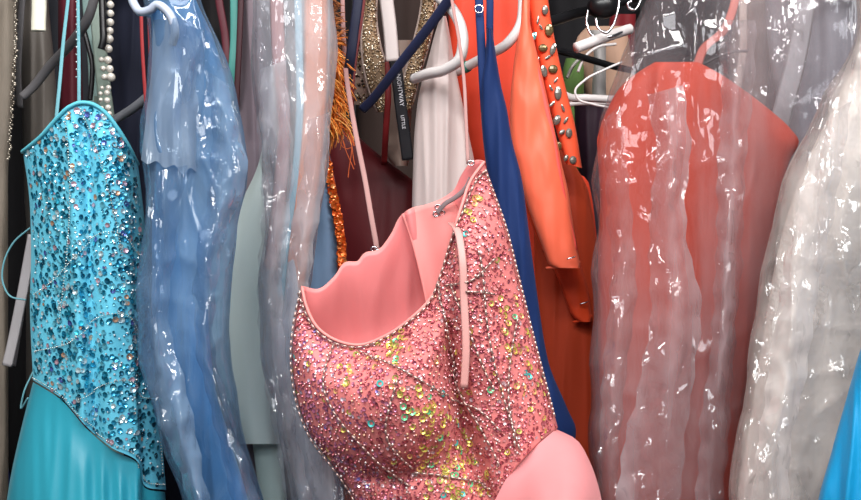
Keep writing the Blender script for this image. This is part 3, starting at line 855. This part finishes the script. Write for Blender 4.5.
# ------------------------------------------------------------------ orange gown with long sleeve
def orange_gown():
    Y0 = 1.21
    om = fabric('orange_satin', (255, 112, 80), .45, .06, 14, .06, spec=.4); rm = fabric('rust_chiffon', (188, 66, 34), .6, .14, 16)
    rd = fabric('deep_orange', (222, 68, 40), .55, .08)
    t, fr, bk = gown('bright orange long sleeved gown with crystal shoulder and rust skirt', [(-60,440,520),(0,448,530),(60,450,536),(120,458,545),(165,470,562),(180,484,588),(230,494,596),(300,505,602),(400,520,606),(520,530,612)], Y0, rd, .02, .03, (.006, .04, .004, 121.0, .3), part='bodice')
    # skirt panel in front
    fr, bk = sack([(150,540,566),(165,535,575),(190,533,588),(240,534,596),(300,536,602),(400,548,606),(520,560,608)], 1.15, .02, .02, 50, 90, folds(.010, .05, .003, 123.0, .4))
    sack_mb(fr, bk).build('skirt', rm, t)
    # sleeve that ends in a cuff, and the second sleeve beneath it
    def sleeve(prof, Y, mat, h, seed, cuff, slant=None):
        fr, bk = sack(prof, Y, h, h, 36, 80, folds(.005, .05, .02, seed, .2), tofloor=False, slant=slant, p=3.2)
        o = sack_mb(fr, bk).build('sleeve', mat, t)
        (a, b) = cuff
        mb = MB(); mb.tube(catmull([P(*a), P((a[0]+b[0])/2, (a[1]+b[1])/2 + 1.5, a[2]-.006), P(*b)], 12), .0016, 6); mb.build('cuff_edge', mat, o)
        return o
    s1 = [(-30,524,530),(20,520,530),(40,517,534),(70,513,541),(110,510,550),(150,511,559),(165,514,562),(190,522,568),(230,536,574),(258,546,579),(264,548,580),(268,555,580)]
    o = sleeve(s1, 1.065, om, .02, 125.0, ((546,268,1.058),(580,262,1.058)))
    mb = MB(); mb.tube(catmull([P(525,30,1.052), P(531,50,1.051), P(541,88,1.049), P(552,135,1.049), P(562,190,1.050), P(575,250,1.053)], 40), .0032, 8, flat=((1,0,0),.4)); mb.build('sleeve_seam', fabric('coral_piping', (250,92,84), .5, .05), o)
    s2 = [(190,521,545),(215,528,560),(245,540,576),(262,550,580),(290,562,588),(312,570,591),(319,575,592),(322,580,591)]
    o2 = sleeve(s2, 1.125, fabric('burnt_orange', (226,74,36), .5, .08), .018, 127.0, ((573,322,1.117),(592,316,1.117)))
    for (x, y, Y, par) in ((571,258,1.036,o),(584,303,1.102,o2)):
        mb = MB(); mb.tube(catmull([P(x-4,y+1,Y), P(x,y,Y-.001), P(x+4,y-1.5,Y)], 8), .0009, 6); mb.build('cuff_hook', M['chrome'], par)
    # crystal encrusted shoulder band
    gb = coons([(524,-20),(546,-20)], [(566,164),(582,168)], [(524,-20),(530,20),(536,50),(545,90),(556,130),(566,164)], [(546,-20),(551,20),(556,45),(565,85),(575,125),(582,168)], 16, 50)
    Yb = 1.09
    f = patch(gb, lambda u, v, x, y: Yb - .012*se(u)); b = patch(gb, lambda u, v, x, y: Yb + .006*se(u))
    band = sack_mb(f, b).build('shoulder_band', fabric('orange_band', (236, 86, 50), .6, .1), t)
    cm = simple('smoky_crystal', (120, 116, 108), .12, .45, var=.6, scale=220, coat=.8)
    am = simple('amber_crystal', (112, 96, 62), .12, .5, var=.8, scale=260, coat=.8)
    tm = simple('aqua_crystal', (120, 205, 205), .12, .5, var=.5, scale=240, coat=.8)
    base = None
    spots = [(545,10,4.5,7,0,0),(549,30,6,9,1,0),(533,37,4,8,2,.5),(543,48,6.5,6,1,0),(553,49,4,9,0,.3),(544,71,4.5,9,0,-.2),(553,69,6.5,6.5,1,0),(558,93,5,10,0,0),(548,57,2,5,0,1),(552,104,2,6,0,.8),(557,120,5,8,0,.4),(562,132,3,5,0,1),(559,146,4,6.5,1,0),(569,133,4.5,7,0,0),(566,158,3,5,0,.5),(573,160,5,6,0,0),(538,20,1.6,6,0,.2),(541,27,1.6,5,0,-.5),(556,80,1.7,5,0,.7),(551,88,1.7,5,0,-.6),(563,108,1.8,6,0,-.4),(566,120,2,6,0,.6),(538,60,1.5,5,0,.4)]
    me = None
    for (x, y, rx, rz, k, rot) in spots:
        if me is None:
            mb = MB(); mb.ball((0,0,0), 1, 8, 6, sq=(1, .45, 1)); o = mb.build('crystal', cm, band, smooth=False); me = o.data
            meshes = [me]
            for mt in (am, tm):
                m2 = me.copy(); m2.materials.clear(); m2.materials.append(mt); meshes.append(m2)
        else:
            o = bpy.data.objects.new('crystal', me); COL.objects.link(o); o.parent = band; o.matrix_parent_inverse = band.matrix_world.inverted()
        o.data = meshes[k]; q = P(x, y, 1.076); s = Yb / F
        o.location = q; o.scale = (rx*s*.75, rx*s*.75, rz*s*.7); o.rotation_euler = (0, rot, 0)
orange_gown()

# ------------------------------------------------------------------ red gown in clear bag
RED = [(62,655,698),(66,648,706),(75,634,722),(90,618,744),(110,607,770),(128,600,790),(142,597,799),(160,598,790),(200,600,778),(260,598,768),(330,598,756),(420,600,742),(520,602,735)]
t, fr, bk = gown('orange-red high necked gown inside the large clear plastic bag', RED, 0.975, fabric('red_chiffon', (200, 68, 44), .6, .16, 12, .1), 0.028, .03, (.007, .035, .003, 131.0, .4), nu=80, flare=0)
strap('strap', [(697,66,.97),(703,50,.98),(724,30,1.0),(740,-20,1.02),(748,-60,1.03)], 9, fabric('coral_strap', (176, 96, 86), .6, .1), t)
tr_, fr, bk = bag('large clear plastic garment bag covering the orange-red gown',
    [(-70,668,900),(-20,656,890),(0,648,884),(25,632,878),(45,624,870),(70,618,860),(100,608,846),(130,598,832),(170,595,816),(240,594,800),(300,593,790),(380,590,776),(440,590,766),(520,592,760)], .97,
    film('clear_film_heavy', (246, 246, 248), (196, 184, 188), .06, .34, .05, .07, mk=(.52, .66), sx=24, sz=5, hs=(10, 10, 1.8)), .075, .075, (.008, .016, .003, 133.0, .2), (.0055, .018, .006, 134.3), nu=140, nv=200)
rf = film('clear_fold_heavy', (250, 250, 251), (198, 186, 190), .14, .52, .06, .07, mk=(.36, .50), sx=26, sz=7, hs=(16, 16, 2))
pleat(tr_, [(648,95),(655,160),(648,230),(652,300),(640,380),(622,450),(612,520)], [(684,85),(690,150),(686,230),(700,300),(694,380),(684,450),(676,520)], .872, rf, seed=11.3)
pleat(tr_, [(716,20),(722,90),(716,170),(716,250),(712,330),(700,430),(694,520)], [(756,20),(752,90),(744,170),(742,250),(736,330),(730,430),(722,520)], .876, rf, seed=13.3)
pleat(tr_, [(604,120),(606,200),(611,280),(604,360),(598,440),(600,520)], [(622,105),(630,200),(636,280),(628,360),(620,440),(622,520)], .890, film('clear_fold_thin', (252, 252, 252), (200, 190, 194), .04, .25, .06, .07, mk=(.36, .48), sx=26, sz=7), seed=15.3)
loop_hanger('grey wire hanger seen through the plastic above the orange-red gown', [(704,64,1.0),(716,58,1.0),(732,52,1.0),(748,51,1.0)], 3, simple('dark_wire', (70,70,72), .4, .6))

# white sequined gown in plastic at the right edge
WH = [(70,850,905),(110,832,910),(150,812,912),(200,792,914),(260,776,916),(330,764,905),(420,750,880),(520,736,856)]
t, fr, bk = gown('silvery white sequined gown inside the plastic bag at the right edge', WH, .84, simple('silver_sequin_cloth', (238, 228, 220), .45, .05, bump=.9, scale=260, var=.2), .03, .03, (.007, .04, .006, 141.0, .3), flare=0)
tw, fr, bk = bag('shiny clear plastic garment bag over the white sequined gown at the right edge',
    [(-60,862,930),(20,856,930),(60,846,930),(100,822,930),(140,800,930),(200,778,930),(260,764,928),(330,752,912),(420,740,888),(520,726,866)], .83,
    film('milky_film', (250, 250, 252), (242, 232, 224), 0.15, .5, .09, .08, mk=(.38, .55), sx=34, sz=14), .055, .05, (.008, .02, .004, 143.0, .2), (.005, .024, .010, 144.3))
wf = film('milky_fold', (252, 252, 253), (244, 236, 230), .2, .6, .08, .07, mk=(.34, .48), sx=34, sz=12, hs=(18, 18, 5))
pleat(tw, [(824,118),(808,170),(792,230),(778,300),(766,380),(756,450),(748,520)], [(852,100),(842,170),(832,230),(816,300),(806,380),(792,450),(786,520)], .757, wf, seed=17.3)
gown('bright turquoise gown at the lower right corner', [(90,925,938),(140,905,940),(220,896,940),(300,880,940),(345,862,940),(400,846,940),(450,832,940),(520,816,940)], .72, fabric('turquoise_satin', (8, 138, 190), .45, .18, spec=.5), .03, .03, (.010, .05, .006, 151.0, .4))
gown('grey gown beyond the plastic at the upper right', [(-60,770,900),(0,765,900),(60,770,900),(120,780,905),(200,790,900)], 1.3, fabric('charcoal_grey', (132, 130, 136), .7, .15), .04, .04, (.014, .04, .004, 153.0, .4))
gown('brown gown beyond the plastic above the orange-red shoulder', [(-60,735,775),(0,735,775),(60,730,770),(120,730,765),(200,730,765)], 1.43, fabric('umber', (124, 104, 92), .7, .15), .04, .04, (.014, .04, .004, 155.0, .4))
t = thing('ribbon_strap', 'broad pale grey strap slanting down beyond the plastic at upper right', 'strap', (P(785,60,1.2).x, 1.2, 0))
strap('strap', [(808,-40,1.21),(803,20,1.205),(796,60,1.2),(783,110,1.2),(778,130,1.21)], 20, fabric('grey_strap', (160, 158, 160), .6, .06), t, thick=.15)
t = thing('ribbon_strap', 'cream strap rising beyond the plastic right of the orange-red neckline', 'strap', (P(742,60,1.2).x, 1.2, 0))
strap('strap', [(746,-40,1.21),(743,10,1.205),(743,50,1.2),(736,95,1.21)], 8, fabric('cream_strap', (190, 170, 158), .6, .06), t, thick=.15)

# ------------------------------------------------------------------ hangers and dark rail corner behind the orange shoulder
def corner():
    loop_hanger('black plastic hanger arm under the chrome hooks', [(536,24,1.20),(548,22,1.22),(575,14,1.27),(600,8,1.31),(640,-4,1.35)], 11, M['black_plastic'])
    loop_hanger('long thin black hanger bar crossing above the white hanger end', [(550,48,1.20),(560,51,1.21),(585,58,1.24),(612,66,1.27),(650,74,1.31)], 7, M['black_plastic'])
    loop_hanger('white tubular hanger end below the black knob', [(576,48,1.14),(580,46.5,1.142),(600,39,1.155),(616,33.5,1.168),(630,29,1.18)], 11, WP)
    loop_hanger('white hanger bar with a wire loop beside the crystal shoulder', [(556,86,1.16),(562,93,1.163),(568,97,1.168),(585,98,1.175),(604,99,1.19),(640,100,1.22)], 8, WP)
    loop_hanger('second white hanger bar just below the wire loop', [(560,107,1.20),(572,104,1.205),(592,103,1.215),(630,104,1.23)], 5, WP)
    t = thing('wire_loop', 'thin white wire loop around the white hanger bar end', 'wire', (P(590,85,1.165).x, 1.165, 0))
    cord('wire', [(622,62,1.165),(604,70,1.16),(585,80,1.155),(575,92,1.153),(578,99,1.153),(592,104,1.155),(612,108,1.165)], 2.4, WP, t)
    t = thing('wire_loop', 'upper white wire loop under the black hanger bar', 'wire', (P(590,60,1.25).x, 1.25, 0))
    cord('wire', [(616,44,1.25),(598,47,1.245),(584,58,1.24),(578,72,1.24)], 3, WP, t)
    cord('wire', [(580,58,1.26),(573,66,1.26),(567,78,1.26)], 3.5, simple('grey_wire', (160,158,150), .4), t)
    # black round finial of the rail with chrome hooks around it
    t = thing('rail_knob', 'round black knob on the rail end among chrome hooks', 'knob', (P(602,8,1.2).x, 1.2, 0))
    mb = MB(); mb.ball(P(603,6,1.20), .022, 20, 12, sq=(1, .8, .8)); mb.tube([P(603,4,1.20), P(605,-20,1.20), P(606,-60,1.20)], .014, 12); mb.build('knob', M['black_plastic'], t)
    for (lab_, pts) in (('thin chrome hanger hook curving left under the black knob', [(588,10,1.16),(587,25,1.155),(593,36,1.153),(602,38,1.153),(612,36,1.155),(622,32,1.165)]),
                        ('thin chrome hanger hook hanging straight below the black knob', [(596,18,1.14),(598,28,1.138),(606,33,1.138),(612,27,1.14),(617,14,1.145),(620,-10,1.15)]),
                        ('chrome hook with a small curl at the edge of the plastic bag', [(646,-20,1.13),(640,2,1.13),(634,10,1.128),(629,8,1.128),(628,3,1.128),(632,1,1.128)])):
        c = P(*pts[0]); t = thing('hanger_hook', lab_, 'hook', (c.x, c.y, 0)); cord('hook', pts, 2.6, M['chrome'], t)
    gown('green gown glimpsed between the black hanger bar and the white hanger', [(58,566,582),(70,563,584),(90,562,584),(130,562,588)], 1.45, fabric('leaf_green', (96, 128, 66), .7, .15), .02, .02, (.008, .05, .006, 161.0))
    gown('tan gown under the white hanger end by the black knob', [(26,588,622),(36,578,628),(50,574,630),(62,578,632),(130,590,636)], 1.50, fabric('tan_crepe', (186, 150, 128), .7, .15), .02, .02, (.008, .05, .006, 163.0))
    gown('white gown strip seen between the hangers below the black knob', [(30,590,606),(60,594,606),(90,592,606),(140,598,616)], 1.44, fabric('dull_white', (176, 172, 170), .7, .1), .015, .015, (.008, .05, .006, 165.0))
    gown('crimson gown strip beside the tan gown under the black knob', [(14,610,636),(60,606,634),(120,614,640)], 1.56, fabric('crimson', (116, 26, 32), .6, .1), .02, .02, (.008, .05, .006, 167.0))
    gown('dark plum gown in the gap between the orange skirt and the large bag', [(104,574,616),(140,576,616),(220,584,618),(300,588,622),(520,588,626)], 1.38, fabric('dark_plum', (40, 18, 34), .6, .2), .03, .03, (.012, .05, .004, 169.0, .4))
corner()

# ------------------------------------------------------------------ left background
def left_side():
    gown('taupe satin gown hanging behind the dark grey hanger at left', [(-60,10,44),(0,2,48),(60,18,54),(120,22,58),(190,24,60),(230,26,60)], 1.2, fabric('taupe_satin', (106, 100, 94), .5, .12), .03, .03, (.010, .05, .004, 171.0, .4))
    t, fr, bk = gown('grey-brown gown with a beaded edge at the far left border', [(-60,-60,14),(0,-60,16),(40,-60,17),(100,-60,13),(180,-60,8)], 1.08, fabric('grey_brown', (128, 118, 106), .6, .15, 60, .4), .03, .03, (.010, .05, .004, 173.0, .4))
    mb = MB()
    for k in range(90):
        y = -10 + k * 1.9; x = mono([(-20,15),(40,16.5),(100,13),(180,8)], y)[0]
        mb.ball(P(x + random.uniform(-2.5,1), y, 1.075 - .022), random.uniform(.0012,.002), 6, 4, pick([(2, lin(190,180,165)), (1, lin(120,110,98))]))
    o = mb.build('beaded_edge', M['bead'], t); o['kind'] = 'stuff'
    t = thing('ribbon_strap', 'dark grey satin strap hanging beside the beaded edge at far left', 'strap', (P(20,50,1.1).x, 1.1, 0))
    strap('strap', [(26,-40,1.11),(22,0,1.11),(19,45,1.11),(18,80,1.11),(20,108,1.115)], 7, fabric('slate_strap', (92, 90, 92), .4, .1), t)
    # off-white ribbon at the left, folded loop
    t = thing('hanging_ribbon', 'off-white folded ribbon hanging left of the aqua bodice', 'ribbon', (P(18,300,1.0).x, 1.0, 0))
    strap('ribbon', [(33,235,.99),(28,262,.99),(21,300,.985),(13,340,.985),(7,366,.985)], 10.5, fabric('off_white_ribbon', (168, 164, 166), .6, .05), t, thick=.12)
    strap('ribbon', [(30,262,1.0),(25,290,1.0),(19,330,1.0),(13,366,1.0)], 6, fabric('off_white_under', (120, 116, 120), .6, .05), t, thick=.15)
    gown('royal blue gown at the lower left corner beside the aqua skirt', [(430,-70,0),(450,-70,6),(480,-70,10),(520,-70,14)], 1.19, fabric('royal_blue', (30, 58, 140), .5, .15), .03, .03, (.01, .05, .004, 175.0))
    gown('black gown filling the gap left of the aqua bodice', [(100,-60,62),(150,-60,60),(250,-60,60),(350,-60,62),(520,-60,66)], 1.33, fabric('black_velvet', (16, 15, 18), .8, .2), .03, .03, (.012, .04, .004, 177.0, .4))
    gown('dark navy velvet gown right of the pearl strap', [(-60,108,150),(0,110,150),(60,108,152),(120,104,156),(200,104,158),(520,110,160)], 1.29, fabric('midnight_velvet', (18, 22, 40), .8, .2), .04, .03, (.014, .04, .004, 179.0, .4))
    gown('dark crimson gown seen between the two aqua straps', [(-60,56,80),(0,58,80),(60,58,82),(140,56,84),(300,60,90)], 1.24, fabric('dark_crimson', (82, 22, 34), .6, .15), .02, .02, (.01, .05, .004, 181.0))
    # pearl strap gown
    t, fr, bk = gown('sage gown with a pearl edged strap behind the aqua bodice', [(96,92,112),(130,92,116),(200,92,120),(520,90,124)], 1.16, fabric('sage_satin', (134, 148, 138), .5, .1), .02, .02, (.01, .05, .004, 183.0))
    strap('strap', [(92,-40,1.125),(96,0,1.12),(100,50,1.115),(104,90,1.12),(107,120,1.13)], 14, fabric('sage_strap', (140, 156, 146), .5, .1), t, thick=.2)
    strap('strap', [(84,-40,1.15),(88,20,1.15),(92,60,1.15),(94,110,1.15)], 9, fabric('mint_strap', (124, 150, 146), .5, .1), t, thick=.2)
    mb = MB(); mb.ball((0,0,0), 1, 14, 9); first = mb.build('pearl', M['pearl'], t); me = first.data; cnt = 0
    k = 0; y = -4
    while y < 118:
        r = random.uniform(3.4, 4.6) if y < 80 else random.uniform(2.6, 3.4)
        x = mono([(-10,110),(12,110.5),(26,110),(40,109),(58,108),(76,111),(95,107),(118,110)], y)[0]
        for (dx, rr) in ((0, r),) if y < 50 else ((0, r), (-6.5, r*.72)):
            if cnt == 0: o = first
            else:
                o = bpy.data.objects.new('pearl', me); COL.objects.link(o); o.parent = t; o.matrix_parent_inverse = t.matrix_world.inverted()
            o.location = P(x + dx, y + random.uniform(-1,1), 1.10); o.scale = (rr*1.1/F,)*3; cnt += 1
        y += r * 2.3
    loop_hanger('black hanger arm dropping between the mint strap and the pearls', [(101,-40,1.09),(102,-5,1.09),(103,25,1.088),(103,42,1.087),(101,49,1.087)], 7, M['black_plastic'])
    loop_hanger('dark hanger curving down left of the mint strap', [(84,30,1.13),(88,45,1.13),(92,62,1.13),(92,80,1.13),(90,100,1.13)], 5, M['black_plastic'])
    # red straps by the blue bag
    t = thing('ribbon_strap', 'narrow red strap hanging from the pale hanger neck beside the blue bag', 'strap', (P(145,60,1.0).x, 1.0, 0))
    strap('strap', [(141,8,1.0),(142,40,1.0),(145,90,1.0),(148,126,1.0)], 3.6, fabric('red_strap', (150, 40, 42), .5, .08), t)
    t = thing('ribbon_strap', 'second red strap partly behind the blue bag plastic', 'strap', (P(151,60,1.03).x, 1.03, 0))
    strap('strap', [(149,18,1.03),(150,50,1.03),(151,90,1.03),(152,118,1.03)], 3.6, fabric('dull_red_strap', (128, 44, 52), .5, .08), t)
    # ribbons between blue bag and clear bag
    for (lab_, pts, w, rgb) in (('maroon ribbon strap nearest the blue bag', [(216,-40,1.12),(219,0,1.12),(225,35,1.12),(228,75,1.12),(230,95,1.13)], 8, (84, 26, 38)),
                                ('teal ribbon strap between two dark red ribbons', [(234,-40,1.10),(234,0,1.10),(234,40,1.10),(232,72,1.10),(231,100,1.11)], 8, (72, 140, 132)),
                                ('dark wine ribbon strap beside the narrow clear bag', [(243,-40,1.09),(241,0,1.09),(239,50,1.09),(237,90,1.09),(236,120,1.09)], 6, (58, 20, 28))):
        c = P(*pts[0]); t = thing('ribbon_strap', lab_, 'strap', (c.x, c.y, 0)); strap('strap', pts, w, fabric('ribbon_' + str(rgb[0]), rgb, .5, .1), t, thick=.2)
    gown('black gown behind the teal and maroon ribbons', [(-60,196,246),(60,200,246),(140,200,248),(300,206,250)], 1.37, fabric('jet_black', (18, 15, 17), .8, .2), .03, .03, (.012, .05, .004, 185.0))
left_side()

# ------------------------------------------------------------------ dark row of garments at the back
ROW = [('charcoal gown in the back row at the far left', -70, 30, (34,33,36)), ('dark slate gown in the back row behind the pearl strap', 34, 100, (40,42,48)), ('deep navy gown in the back row behind the blue bag', 104, 186, (20,24,42)),
       ('dark wine gown in the back row behind the narrow clear bag', 190, 290, (44,20,26)), ('black gown in the back row behind the orange feathers', 294, 352, (24,20,22)), ('dark brown gown in the back row behind the champagne beading', 356, 440, (52,38,34)),
       ('dark red gown in the back row behind the orange gown', 444, 540, (60,18,18)), ('black gown in the back row behind the crystal shoulder', 546, 640, (18,16,20)), ('dark grey gown in the back row behind the orange-red gown', 646, 760, (46,44,48)),
       ('slate grey gown in the back row at the upper right', 766, 930, (56,55,62))]
for i, (lab_, a, b, rgb) in enumerate(ROW):
    gown(lab_, [(-20,a,b),(100,a,b),(300,a-2,b+2),(520,a-2,b+2)], 1.70 + .13 * (i % 2), fabric('back_cloth_' + str(i), rgb, .8, .2), .04, .04, (.012, .04, .003, 200.0 + i, .4), nu=40, nv=40, flare=0)

# ------------------------------------------------------------------ clothes rails above the frame
def rail(label, y, z):
    t = thing('clothes_rail', label, 'clothes rail', (0, y, 0))
    mb = MB(); mb.tube([(-1.9, y, z), (1.9, y, z)], .014, 14); mb.build('rail', M['chrome'], t)
    for x in (-1.85, 1.85):
        mb = MB(); mb.tube([(x, y, 0.0), (x, y, z - .014)], .014, 12); mb.build('post', M['chrome'], t)
        mb = MB(); mb.box((x - .03, y - .25, 0), (x + .03, y + .25, .03)); mb.build('foot', M['black_plastic'], t)
rail('long chrome clothes rail above the front row of gowns', 1.08, 1.96)
rail('long chrome clothes rail above the dark back row', 1.76, 2.17)

# ------------------------------------------------------------------ light, world, camera
def area(name, loc, rot, sx, sy, e, col=(1, 1, 1)):
    l = bpy.data.lights.new(name, 'AREA'); l.shape = 'RECTANGLE'; l.size = sx; l.size_y = sy; l.energy = e; l.color = col
    o = bpy.data.objects.new(name, l); COL.objects.link(o); o.location = loc; o.rotation_euler = rot
    return o
area('ceiling_light', (-0.55, -0.35, 2.70), (math.radians(28), 0, 0), 1.2, 0.16, 23, (1, .97, .95))
area('ceiling_light', (0.85, -0.25, 2.70), (math.radians(28), 0, 0), 1.2, 0.16, 30, (1, .97, .95))
area('ceiling_light', (0.1, 0.45, 2.72), (math.radians(12), 0, 0), 1.4, 0.14, 10, (1, .97, .95))
area('fill_light', (-0.2, -0.95, 2.55), (math.radians(58), 0, 0), 1.6, 0.5, 22, (.95, .97, 1))
w = bpy.data.worlds.new('world'); sc.world = w; w.use_nodes = True
w.node_tree.nodes['Background'].inputs[0].default_value = (.6, .62, .66, 1); w.node_tree.nodes['Background'].inputs[1].default_value = .32
cd = bpy.data.cameras.new('camera'); cam = bpy.data.objects.new('camera', cd); COL.objects.link(cam)
cam.location = (0, 0, CZ); cam.rotation_euler = (PI/2, 0, 0); cd.sensor_width = 36; cd.lens = 36; cd.clip_start = .02
sc.camera = cam
sc.view_settings.view_transform = 'Standard'; sc.view_settings.look = 'None'
sc.cycles.max_bounces = 10; sc.cycles.transparent_max_bounces = 24; sc.cycles.use_denoising = True
sc.cycles.caustics_reflective = False; sc.cycles.caustics_refractive = False; sc.cycles.sample_clamp_indirect = 4.0
